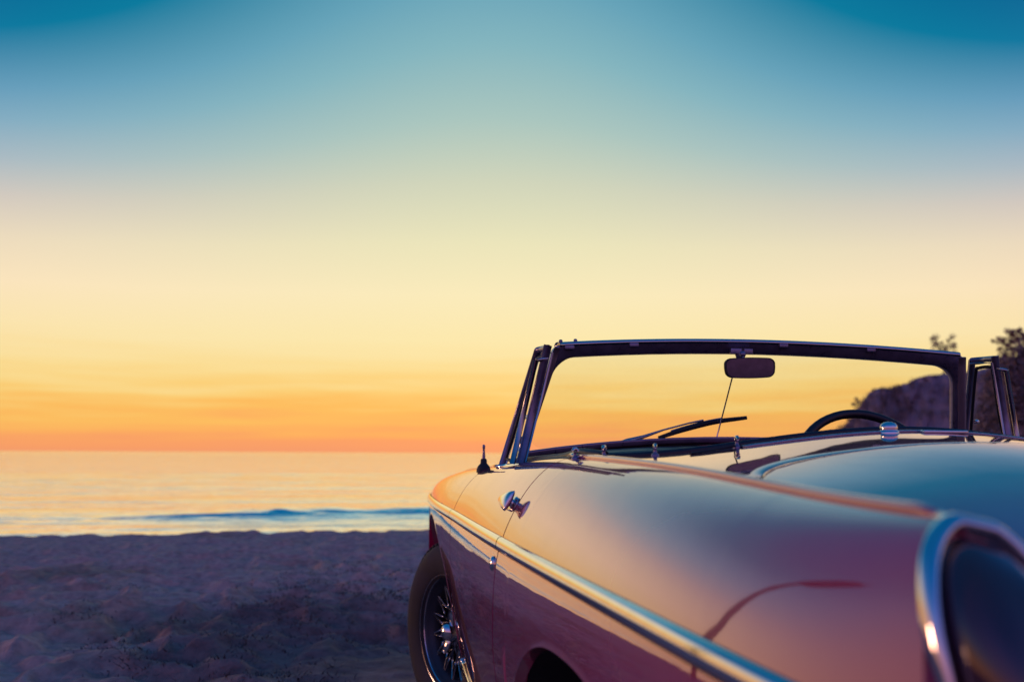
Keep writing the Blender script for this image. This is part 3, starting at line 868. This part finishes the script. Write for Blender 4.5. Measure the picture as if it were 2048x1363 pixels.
# ------------------------------------------------------------------ wheels
TYRE_R, RIM_R = .300, .186
def tyre_mesh():
    m_ = MB()
    sec = [(.183, -.055), (.190, -.064), (.205, -.072), (.235, -.0805), (.262, -.080), (.281, -.073), (.291, -.064), (.297, -.055), (.2995, -.040), (.300, -.020),
           (.300, .020), (.2995, .040), (.297, .055), (.291, .064), (.281, .073), (.262, .080), (.235, .0805), (.205, .072), (.190, .064), (.183, .055)]
    m_.lathe(sec, 96, axis='x')
    # tread blocks
    for k in range(72):
        a = 2 * pi * k / 72
        for (x0, hw, da) in ((-.048, .008, .0), (-.026, .008, .03), (-.004, .007, .0), (.018, .008, .03), (.042, .009, .0)):
            rot = Matrix.Rotation(a + da, 3, 'X')
            m_.box(rot @ Vector((x0, 0, .3015)), (hw, .0095, .0035), rot)
    return m_
tm = tyre_mesh().build('tyre', TYRE)
rm = MB()
rm.lathe([(.186, -.058), (.189, -.062), (.192, -.0655), (.1935, -.065), (.192, -.061), (.187, -.056), (.184, -.053), (.182, -.050)], 72, axis='x')
brl = MB(); brl.lathe([(.1825, -.0515), (.1790, -.047), (.1770, -.040), (.172, -.030), (.168, -.022), (.166, -.016), (.163, .012), (.170, .02), (.178, .055), (.188, .062)], 72, axis='x')
brl = brl.build('rim_barrel', mat('barrel_shade', (.05, .06, .08), .45, .3))  # chrome barrel; the dark inside the wheel is put into its colour
rm = rm.build('rim', noisy(mat('wheel_chrome', (.62, .64, .68), .14, 1.0), 60, .12, .06))
hb = MB(); hb.lathe([(.001, -.020), (.030, -.024), (.036, -.030), (.040, -.006), (.047, .0), (.049, .03), (.060, .045), (.060, .06), (.001, .06)], 32, axis='x')
hb = hb.build('hub', ALLOY)
bd_ = MB(); bd_.lathe([(.001, .040), (.12, .040), (.128, .046), (.128, .09), (.001, .09)], 40, axis='x'); bd_ = bd_.build('brake_drum', LINER)
sp_ = MB(); sp_.lathe([(.001, -.072), (.012, -.071), (.022, -.066), (.029, -.056), (.0335, -.042), (.036, -.024)], 32, axis='x')
for s_ in (0, pi):
    ro = Matrix.Rotation(s_, 3, 'X')
    prof_e = [(-.032, .016, .020), (-.040, .018, .036), (-.044, .019, .052), (-.046, .015, .066), (-.047, .006, .076)]
    rws = []
    for x, hw, rr in prof_e:
        rws.append([ro @ Vector((x - .007, -hw, rr)), ro @ Vector((x - .009, 0, rr)), ro @ Vector((x - .007, hw, rr)), ro @ Vector((x + .004, hw, rr)), ro @ Vector((x + .004, -hw, rr))])
    k0 = len(sp_.v); sp_.grid(rws, False, True); sp_.f.append(tuple(k0 + 4 * 5 + j for j in range(5)))
spn = sp_.build('knock_off_spinner', CHROME)
SPK = MB(); SPK.tube([(0, 0, 0), (0, 0, 1)], .0027, 6); spoke = SPK.build('spoke', CHROME)
PROTO = [tm, rm, hb, spn, spoke, bd_, brl]
for o in PROTO: COL.objects.unlink(o)


def wheel(x, y, sd, steer, spin):
    e = link(bpy.data.objects.new('wheel', None), car)
    e.location = (x, y, .297); e.rotation_euler = (spin, 0, steer if sd < 0 else steer + pi)
    for src in (tm, rm, hb, spn, bd_, brl): link(src.copy(), e)
    k_ = 0
    for ring, (n_, xh, rh, xr, tw) in enumerate(((30, -.016, .043, -.020, .50), (30, .034, .052, .004, .40))):
        for i in range(n_):
            a0 = 2 * pi * i / n_ + ring * .1
            sg = 1 if i % 2 else -1
            a1 = a0 + sg * tw
            p0 = Vector((xh, rh * cos(a0), rh * sin(a0))); p1 = Vector((xr, .166 * cos(a1), .166 * sin(a1)))
            d_ = p1 - p0
            s_ = link(spoke.copy(), e)
            s_.location = p0; s_.rotation_mode = 'QUATERNION'; s_.rotation_quaternion = Vector((0, 0, 1)).rotation_difference(d_); s_.scale = (1, 1, d_.length)
STEER = rad(20)
wheel(-.618, 2.27, -1, STEER, rad(18))
wheel(.640, 2.27, 1, STEER, rad(40))
wheel(-.655, .08, -1, 0, rad(80)); wheel(.655, .08, 1, 0, rad(10))
for sd in SIDES:
    for a in (ARCH_R, ARCH_F):
        mb = MB(); rows = []
        for i in range(25):
            q = pi * i / 24
            y = a[0] + (a[2] + .012) * (abs(cos(q)) ** .83) * (1 if cos(q) > 0 else -1); z = a[1] - .1 + (a[3] + .11) * (sin(q) ** .83)
            zc_ = min(max(z, .22), .70); xo_ = prof(y, vz(y, zc_))[0] - .018
            rows.append([(sd * xo_, y, z), (sd * .40, y, z)])
        mb.grid(rows); mb.add([(sd * .40, a[0] - a[2], .1), (sd * .40, a[0] + a[2], .1), (sd * .40, a[0] + a[2], .70), (sd * .40, a[0] - a[2], .70)], [(0, 1, 2, 3)])
        mb.build('arch_liner', LINER, car, smooth=False)
mb = MB(); mb.box((0, 1.19, .20), (.38, 1.75, .02)); mb.box((0, 1.09, .20), (.64, .48, .02)); mb.build('floor_pan', LINER, car)

# ------------------------------------------------------------------ sand
rng = np.random.default_rng(5)


def vnoise(x, y, seed, cell):
    g = np.random.default_rng(seed).random((256, 256))
    fx, fy = x / cell, y / cell
    ix, iy = np.floor(fx).astype(int), np.floor(fy).astype(int)
    tx, ty = fx - ix, fy - iy
    tx = tx * tx * (3 - 2 * tx); ty = ty * ty * (3 - 2 * ty)
    a = g[ix % 256, iy % 256]; b_ = g[(ix + 1) % 256, iy % 256]; c = g[ix % 256, (iy + 1) % 256]; d_ = g[(ix + 1) % 256, (iy + 1) % 256]
    return (a * (1 - tx) + b_ * tx) * (1 - ty) + (c * (1 - tx) + d_ * tx) * ty - .5


def geo(a, b_, n_):
    return list(np.sign(b_) * np.geomspace(abs(a), abs(b_), n_))[1:]


def tgrid_mesh(name, xs, ys, zf, m, kind='structure'):
    XX, YY = np.meshgrid(xs, ys, indexing='ij'); ZZ = zf(XX, YY)
    nx, ny = len(xs), len(ys)
    co = np.stack([XX, YY, ZZ], -1).reshape(-1, 3).astype(np.float32)
    i, j = np.meshgrid(np.arange(nx - 1), np.arange(ny - 1), indexing='ij')
    a = (i * ny + j).ravel(); q = np.stack([a, a + ny, a + ny + 1, a + 1], 1)
    me = bpy.data.meshes.new(name)
    me.vertices.add(len(co)); me.vertices.foreach_set('co', co.ravel())
    me.loops.add(q.size); me.loops.foreach_set('vertex_index', q.ravel().astype(np.int32))
    me.polygons.add(len(q)); me.polygons.foreach_set('loop_start', np.arange(0, q.size, 4, dtype=np.int32))
    me.polygons.foreach_set('use_smooth', np.ones(len(q), bool))
    me.update(calc_edges=True); me.materials.append(m)
    o = link(bpy.data.objects.new(name, me)); o['kind'] = kind
    return o


def shore_y(x):
    return 10.62 + .14 * np.sin(x * .55 + .6) + .02 * x + .10 * vnoise(x + 50, x * 0, 11, .9) + .06 * vnoise(x + 50, x * 0, 12, .25)


def sand_z(X, Y):
    z = .030 * vnoise(X + 90, Y + 90, 1, 1.7) + .030 * vnoise(X + 90, Y + 90, 2, .55)
    rip = vnoise(X + 90, (Y + 90) * 1.5, 3, .26)
    z += .030 * rip + .024 * vnoise(X + 90, Y + 90, 4, .13) + .014 * vnoise(X + 90, Y + 90, 6, .07)
    # ridged churn of old footprints
    z += .07 * (.25 - np.abs(vnoise(X + 40, (Y + 40) * 1.2, 7, .38))) + .085 * (.2 - np.abs(vnoise(X + 40, (Y + 40) * 1.2, 8, .22))) + .045 * (.2 - np.abs(vnoise(X + 40, Y + 40, 9, .12)))
    z = z * 1.75 * np.clip(1.35 - Y / 10.8, .30, 1)
    far = np.clip((np.hypot(X + 1, Y - 3) - 14) / 20, 0, 1)
    z *= (1 - far)
    # small lumps of weed-held sand on the berm crest
    for (cx, cy, h, r) in ((-2.42, 10.5, .030, .10), (-2.20, 10.5, .026, .06), (-4.0, 10.45, .02, .10), (-3.6, 10.5, .016, .08), (-1.2, 10.55, .008, .2)):
        z += h * np.exp(-((X - cx) ** 2 + (Y - cy) ** 2) / r ** 2)
    z -= .012
    # flat where the car stands
    nearc = np.exp(-(np.clip(np.abs(X) - .9, 0, 9) ** 2 + np.clip(np.abs(Y - 1.2) - 2.0, 0, 9) ** 2) / .18)
    z = z * (1 - .85 * nearc)
    d_ = Y - shore_y(X)
    z = z * np.clip(1 - d_ / .6, .0, 1) - np.where(d_ > 0, .75 * (1 - np.exp(-d_ / 3.0)) * np.clip(d_ / .5, 0, 1), 0)
    z = np.where(d_ > 3, z - .12 * np.clip(d_ - 3, 0, 30), z)
    # land rises gently to the right, behind the car
    z += .06 * np.clip(X - 25, 0, 80) * np.clip(1 - d_ / 400, 0, 1)
    return z


sx = sorted(set(geo(-7.5, -4000, 46) + list(np.arange(-7.5, 1.2, .026)) + list(np.linspace(1.7, 12, 60)) + geo(12, 3000, 30)))
sy = sorted(set(geo(-1.5, -3000, 36) + list(np.linspace(-1.5, 1.4, 40)) + list(np.arange(1.45, 11.6, .027)) + list(np.linspace(11.7, 30, 24)) + geo(30, 300, 10)))
SAND = mat('sand', (.36, .25, .235), .92, spec=.2)
t = SAND.node_tree; b = t.nodes['Principled BSDF']; nn = t.nodes.new; tl = t.links.new
tcn = nn('ShaderNodeTexCoord')
def noise_(scale, detail, rough=.5, vec=None):
    n = nn('ShaderNodeTexNoise'); n.inputs['Scale'].default_value = scale; n.inputs['Detail'].default_value = detail; n.inputs['Roughness'].default_value = rough
    tl(vec or tcn.outputs['Object'], n.inputs[0]); return n.outputs[0]
big = noise_(.55, 5); fine = noise_(14, 6, .65); grain = noise_(160, 3)
c1 = ramp(t, fine, [(.32, (.42, .24, .20, 1)), (.5, (.60, .34, .285, 1)), (.68, (.76, .45, .36, 1))])
c2 = ramp(t, big, [(.54, (1, 1, 1, 1)), (.66, (.74, .70, .62, 1))])
mxx = nn('ShaderNodeMix'); mxx.data_type = 'RGBA'; mxx.blend_type = 'MULTIPLY'; mxx.inputs[0].default_value = 1
tl(c1, mxx.inputs[6]); tl(c2, mxx.inputs[7])
# a darker ellipse of sand with a ragged edge beside the front wheel
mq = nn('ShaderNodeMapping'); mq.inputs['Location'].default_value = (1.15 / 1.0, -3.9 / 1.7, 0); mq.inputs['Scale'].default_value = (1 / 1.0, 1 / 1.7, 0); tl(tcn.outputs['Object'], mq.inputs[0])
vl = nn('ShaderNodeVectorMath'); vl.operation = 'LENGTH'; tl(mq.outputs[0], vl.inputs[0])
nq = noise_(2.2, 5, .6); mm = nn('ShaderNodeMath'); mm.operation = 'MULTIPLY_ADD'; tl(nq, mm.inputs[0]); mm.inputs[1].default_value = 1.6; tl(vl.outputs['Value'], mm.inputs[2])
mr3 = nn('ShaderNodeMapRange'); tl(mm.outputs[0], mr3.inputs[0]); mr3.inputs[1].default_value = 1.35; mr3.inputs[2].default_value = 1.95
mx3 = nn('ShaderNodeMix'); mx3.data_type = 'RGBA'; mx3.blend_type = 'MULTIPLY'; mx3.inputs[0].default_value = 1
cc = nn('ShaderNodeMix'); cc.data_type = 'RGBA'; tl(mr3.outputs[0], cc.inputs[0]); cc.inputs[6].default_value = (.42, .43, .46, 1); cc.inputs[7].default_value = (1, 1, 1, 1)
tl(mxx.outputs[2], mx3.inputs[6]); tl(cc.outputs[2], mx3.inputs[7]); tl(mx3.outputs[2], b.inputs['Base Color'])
b1 = nn('ShaderNodeBump'); b1.inputs['Strength'].default_value = .9; b1.inputs['Distance'].default_value = .02; tl(fine, b1.inputs['Height'])
b2 = nn('ShaderNodeBump'); b2.inputs['Strength'].default_value = .5; b2.inputs['Distance'].default_value = .003; tl(grain, b2.inputs['Height']); tl(b1.outputs[0], b2.inputs['Normal'])
tl(b2.outputs[0], b.inputs['Normal'])
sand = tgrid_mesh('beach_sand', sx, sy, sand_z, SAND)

# ------------------------------------------------------------------ sea
SEA_Z = -.35


def sea_z(X, Y):
    z = np.full_like(X, 0.0)
    fade = np.clip(1 - (Y - 60) / 200, 0, 1)
    z += .020 * fade * np.sin(Y * .9 + .5 * np.sin(X * .2) + 2.5 * vnoise(X + 500, Y + 500, 21, 7.0)) * (.5 + vnoise(X + 500, Y + 500, 22, 5))
    z += .016 * fade * vnoise(X + 500, (Y + 500) * 2.2, 23, 1.1)
    z += .030 * np.exp(-((Y - 19.2) / 1.6) ** 2) * vnoise((X + 500) * .8, (Y + 500) * 2.5, 29, .5)
    z += .05 * fade * vnoise(X + 500, (Y + 500) * 3, 24, 6.0)
    # one small swell standing up before it breaks
    yc = 19.4 + .35 * np.sin(X * .5 + 1.0) - .035 * X
    amp = .115 * np.clip((X + 4.6) / 2.8, 0, 1) ** .8 * np.clip((16 - X) / 8, 0, 1) * (1 + .25 * vnoise(X + 500, X * 0, 25, .9) + .35 * vnoise(X + 500, X * 0, 28, .35))
    dy = Y - yc
    z += amp * np.where(dy < 0, np.exp(-(dy / .36) ** 2), np.exp(-(dy / 1.5) ** 2))
    # little wash inside it
    z += .03 * np.exp(-((Y - yc + 1.1) / .28) ** 2) * np.clip(vnoise(X + 500, X * 0, 26, 2.3) + .35, 0, 1)
    z += .05 * np.exp(-((Y - 18.3 - .1 * X) / .3) ** 2) * np.clip(-vnoise(X + 500, X * 0, 27, 1.5) + .1, 0, 1) * np.clip((-2.5 - X) / 1.5, 0, 1)
    return SEA_Z + z


wx = sorted(set(geo(-14, -30000, 40) + list(np.arange(-14, 18, .16)) + geo(18, 30000, 40)))
wy = sorted(set(list(np.arange(11.3, 17.5, .12)) + list(np.arange(17.5, 21.5, .045)) + list(np.arange(21.5, 60, .2)) + geo(60, 40000, 70)))
SEA = mat('sea_water', (.98, .96, .97), .07, metal=.95, ior=1.33)
t = SEA.node_tree; b = t.nodes['Principled BSDF']; nn = t.nodes.new; tl = t.links.new
tcn = nn('ShaderNodeTexCoord')
def mapped(sx_, sy_, rz=0):
    m_ = nn('ShaderNodeMapping'); m_.inputs['Scale'].default_value = (sx_, sy_, 1); m_.inputs['Rotation'].default_value = (0, 0, rz); tl(tcn.outputs['Object'], m_.inputs[0]); return m_.outputs[0]
h1 = noise_(1.0, 4, .55, mapped(.5, 1.9, .06)); h2 = noise_(1.0, 3, .5, mapped(2.2, 6.5, -.1)); h3 = noise_(1.0, 3, .5, mapped(.06, .35, .03))
bb = nn('ShaderNodeBump'); bb.inputs['Strength'].default_value = 1; bb.inputs['Distance'].default_value = .075; tl(h1, bb.inputs['Height'])
bc = nn('ShaderNodeBump'); bc.inputs['Strength'].default_value = 1; bc.inputs['Distance'].default_value = .010; tl(h2, bc.inputs['Height']); tl(bb.outputs[0], bc.inputs['Normal'])
bd = nn('ShaderNodeBump'); bd.inputs['Strength'].default_value = 1; bd.inputs['Distance'].default_value = .28; tl(h3, bd.inputs['Height']); tl(bc.outputs[0], bd.inputs['Normal'])
tl(bd.outputs[0], b.inputs['Normal'])
sea = tgrid_mesh('sea_water', wx, wy, sea_z, SEA)

# ------------------------------------------------------------------ headland and trees
def at(px, py, dist):
    """world point on the sight line of a pixel of the photograph at a ground distance"""
    d_ = fw + r2 * ((px - 1024) / 1991) - u2 * ((py - 681.5) / 1991)
    k = dist / sqrt(d_.x ** 2 + d_.y ** 2)
    return CAM_P + d_ * k


FOL = bpy.data.materials.new('dusk_foliage'); FOL.use_nodes = True
t = FOL.node_tree; b = t.nodes['Principled BSDF']; nn = t.nodes.new; tl = t.links.new; tcn = nn('ShaderNodeTexCoord')
oi = noise_(.8, 4)
tl(ramp(t, oi, [(.3, (.22, .15, .16, 1)), (.7, (.30, .20, .18, 1))]), b.inputs['Base Color']); b.inputs['Roughness'].default_value = .8
TREEF = noisy(mat('sunset_leaves', (.40, .20, .17), .8), 1.5, .35)  # warm evening light on the crowns put into the leaf colour
BARK = noisy(mat('bark', (.08, .05, .05), .9), 6, .3, 0, .5, dist=.05)
ROCK = mat('headland_rock', (.2, .14, .2), .95)
t = ROCK.node_tree; b = t.nodes['Principled BSDF']; nn = t.nodes.new; tl = t.links.new; tcn = nn('ShaderNodeTexCoord')
r1 = noise_(.35, 6, .6)
tl(ramp(t, r1, [(.35, (.31, .21, .26, 1)), (.65, (.36, .245, .28, 1))]), b.inputs['Base Color'])
bq = nn('ShaderNodeBump'); bq.inputs['Distance'].default_value = .05; bq.inputs['Strength'].default_value = 1; tl(r1, bq.inputs['Height']); tl(bq.outputs[0], b.inputs['Normal'])


def ridge(name, pts, dist, depth, m, lean=.35, seed=1):
    """a hill whose crest runs through pts (pixel, pixel) at its distance, with real depth behind and a sloping face in front"""
    crest = []
    for i, (x, y) in enumerate(smoothcurve([(a, b_, 0) for a, b_ in pts], 6) if False else [(v.x, v.y) for v in smoothcurve([(a, b_, 0) for a, b_ in pts], 8)]):
        crest.append(at(x, y, dist))
    view = Vector((sin(rad(35)), cos(rad(35)), 0))
    rows = []
    n_ = len(crest)
    g = np.random.default_rng(seed)
    for i, c in enumerate(crest):
        h = max(c.z, .2); row = []
        for k in range(19):
            t_ = k / 18
            if t_ < .5:                       # front face, from foot to crest
                q = t_ / .5; p = Vector((c.x, c.y, 0)) - view * (h * lean * 1.6 * (1 - q)); p.z = -1 + (h + 1) * (q ** .75)
            else:
                q = (t_ - .5) / .5; p = Vector((c.x, c.y, 0)) + view * (depth * q); p.z = lerp(h, -1, q ** 1.6)
            s_ = h * .02
            p += Vector((g.normal() * s_, g.normal() * s_, g.normal() * s_ * .5 * (1 if k != 9 else .3)))
            row.append(p)
        rows.append(row)
    mb = MB(); mb.grid(rows); return mb, rows


mb, rows1 = ridge('headland', [(1585, 903), (1630, 886), (1668, 868), (1700, 838), (1726, 800), (1752, 777), (1785, 775), (1810, 765), (1850, 752), (1895, 747), (1945, 742), (2000, 728), (2100, 705), (2250, 650), (2450, 640)], 120, 60, ROCK)
hl = mb.build('headland', ROCK); hl['kind'] = 'structure'


def leafclump(m_, c, r, n_, size, g):
    for _ in range(n_):
        d_ = Vector((g.gauss(0, 1), g.gauss(0, 1), g.gauss(0, .8))); d_.normalize()
        p = Vector(c) + d_ * (r * (g.random() ** .45))
        a = Vector((g.gauss(0, 1), g.gauss(0, 1), g.gauss(0, 1))).normalized(); b2_ = a.cross(Vector((g.gauss(0, 1), g.gauss(0, 1), g.gauss(0, 1)))).normalized()
        s_ = size * (.6 + .8 * g.random())
        m_.add([p - a * s_, p + b2_ * s_ * .5, p + a * s_, p - b2_ * s_ * .5], [(0, 1, 2, 3)])


mb = MB()
for row in rows1[8:]:
    for k in (5, 6, 7, 8, 9, 10):
        if R.random() < .85:
            p = row[k] + Vector((R.uniform(-1, 1), R.uniform(-1, 1), R.uniform(-.15, .15)))
            leafclump(mb, p - Vector((0, 0, .30)), R.uniform(.35, .75) * (.7 if k == 9 else 1), 90, .07, R)
sc = mb.build('hillside_scrub', FOL, smooth=False); sc['kind'] = 'stuff'; sc['label'] = 'low dark scrub covering the headland above the sea'

mb, rows2 = ridge('dark_bank', [(1960, 905), (1975, 850), (1990, 770), (2003, 745), (2020, 722), (2048, 700), (2080, 690), (2150, 680), (2300, 650), (2500, 640)], 46, 25, ROCK, .3, 4)
bk = mb.build('near_bank', ROCK); bk['kind'] = 'structure'
mb = MB()
for row in rows2[4:]:
    for k in range(2, 12):
        p = row[k] + Vector((R.uniform(-.4, .4), R.uniform(-.4, .4), R.uniform(-.1, .1)))
        leafclump(mb, p, R.uniform(.25, .55), 40, .09, R)
sc = mb.build('bank_undergrowth', FOL, smooth=False); sc['kind'] = 'stuff'; sc['label'] = 'dense dark undergrowth covering the near bank at the right'


def tree(base, h, spread, clumps, leaf, label, n_leaf=36, seed=1):
    g = random.Random(seed)
    e = link(bpy.data.objects.new('dusk_tree', None)); e.location = base
    tag(e, label, 'tree', 'trees on the hill')
    mb = MB()
    top = Vector((g.uniform(-.1, .1) * h, 0, h * .62))
    mb.tube([(0, 0, -.8), (top.x * .4, 0, h * .3), top], [h * .028, h * .02, h * .011], 8)
    cl = []
    for i in range(clumps):
        a = 2 * pi * i / clumps + g.uniform(-.3, .3); rr = spread * g.uniform(.35, 1); zz = h * g.uniform(.5, .98)
        p = Vector((rr * cos(a), rr * sin(a), zz)); s0 = lerp(Vector((0, 0, h * .25)), top, g.uniform(.4, 1))
        mb.tube([s0, lerp(s0, p, .5) + Vector((0, 0, .03 * h)), p], [h * .009, h * .006, h * .003], 5); cl.append(p)
    mb.build('trunk', BARK, e)
    mb = MB()
    for p in cl: leafclump(mb, p, spread * g.uniform(.14, .27), n_leaf, leaf, g)
    mb.build('crown', TREEF, e, smooth=False)
    return e


p = at(1890, 752, 122); top_ = at(1890, 672, 122)
tree(p, top_.z - p.z, 1.65, 26, .075, 'lone spreading tree standing on the headland above the windscreen corner', 70, 3)
p = at(2013, 726, 47); top_ = at(2013, 680, 47); tree(p, top_.z - p.z + .1, .50, 18, .035, 'small thin tree on the near bank beside the quarter light', 70, 5)
p = at(2040, 712, 47); top_ = at(2045, 664, 47); tree(p, top_.z - p.z + .1, .62, 26, .04, 'taller thin tree on the near bank at the right edge of the view', 80, 8)

# the curved lamp post on the beach whose reflection crosses the rear wing
lp = link(bpy.data.objects.new('street_lamp', None)); lp.location = (-5.56, 8.38, -.1)
tag(lp, 'curved lamp post on the sand, mirrored as a dark stroke in the rear wing', 'street lamp')
O_ = Vector(lp.location)
pts = smoothcurve([Vector(p) - O_ for p in ((-5.56, 8.38, -.2), (-5.54, 8.40, 1.2), (-5.50, 8.41, 2.35), (-5.42, 8.44, 2.85), (-5.30, 8.47, 3.48), (-5.25, 8.46, 4.05), (-5.27, 8.43, 4.30))], 6)
mb = MB(); mb.tube(pts, [lerp(.075, .06, i / (len(pts) - 1)) for i in range(len(pts))], 12); mb.build('pole', LINER, lp)
h0, h1 = Vector((-5.24, 8.45, 4.32)) - O_, Vector((-5.80, 8.05, 4.50)) - O_
mb = MB(); n_ = 12
mb.tube([lerp(h0, h1, i / n_) + Vector((0, 0, .05 * sin(pi * i / n_))) for i in range(n_ + 1)], [.05 + .15 * sin(pi * min(1, (i + .6) / n_)) for i in range(n_ + 1)], 14, flat=(1.2, .75))
mb.build('lamp_head', LINER, lp)
mb = MB(); mb.box(O_ * 0 + Vector((0, 0, .1)), (.16, .16, .05)); mb.build('base_plate', DARKM, lp, bevel=.01)

# thin dark turf and dry weed creeping over the sand beside the front wheel
TURF = noisy(mat('dark_turf', (.10, .075, .07), .9), 3, .4)
g = random.Random(12); mb = MB(); n_ok = 0
cent = [(g.gauss(0, 1), g.gauss(0, 1)) for _ in range(150)]
tufts = []
for u, v in cent[:95]:
    tufts.append((-1.15 + .55 * u + .22 * v, 4.3 + 1.25 * v))
for _ in range(14): tufts.append((g.uniform(-3.2, -1.0), g.uniform(2.4, 3.4)))
for _ in range(16): tufts.append((g.uniform(-1.3, 0.2), g.uniform(4.5, 6.8)))
TX = []; 
for (tx, ty) in tufts:
    rr = g.uniform(.08, .26)
    for _ in range(int(rr * 330)):
        a = g.uniform(0, 2 * pi); q = rr * sqrt(g.random()) * g.uniform(.6, 1.3); TX.append((tx + q * cos(a), ty + q * sin(a)))
TX = [(x, y) for x, y in TX if not (abs(x) < .95 and -.9 < y < 3.2)]
ZT = sand_z(np.array([p[0] for p in TX]), np.array([p[1] for p in TX]))
for (x, y), z in zip(TX, ZT):
    a = g.uniform(0, 2 * pi); h = g.uniform(.006, .022); w_ = g.uniform(.003, .006); lx, ly = g.gauss(0, .02), g.gauss(0, .02)
    mb.add([(x - w_ * cos(a), y - w_ * sin(a), z - .004), (x + w_ * cos(a), y + w_ * sin(a), z - .004), (x + lx, y + ly, z + h)], [(0, 1, 2)])
tf = mb.build('dry_turf', TURF, smooth=False); tf['kind'] = 'stuff'; tf['label'] = 'thin dark turf creeping over the sand beside the front wheel'
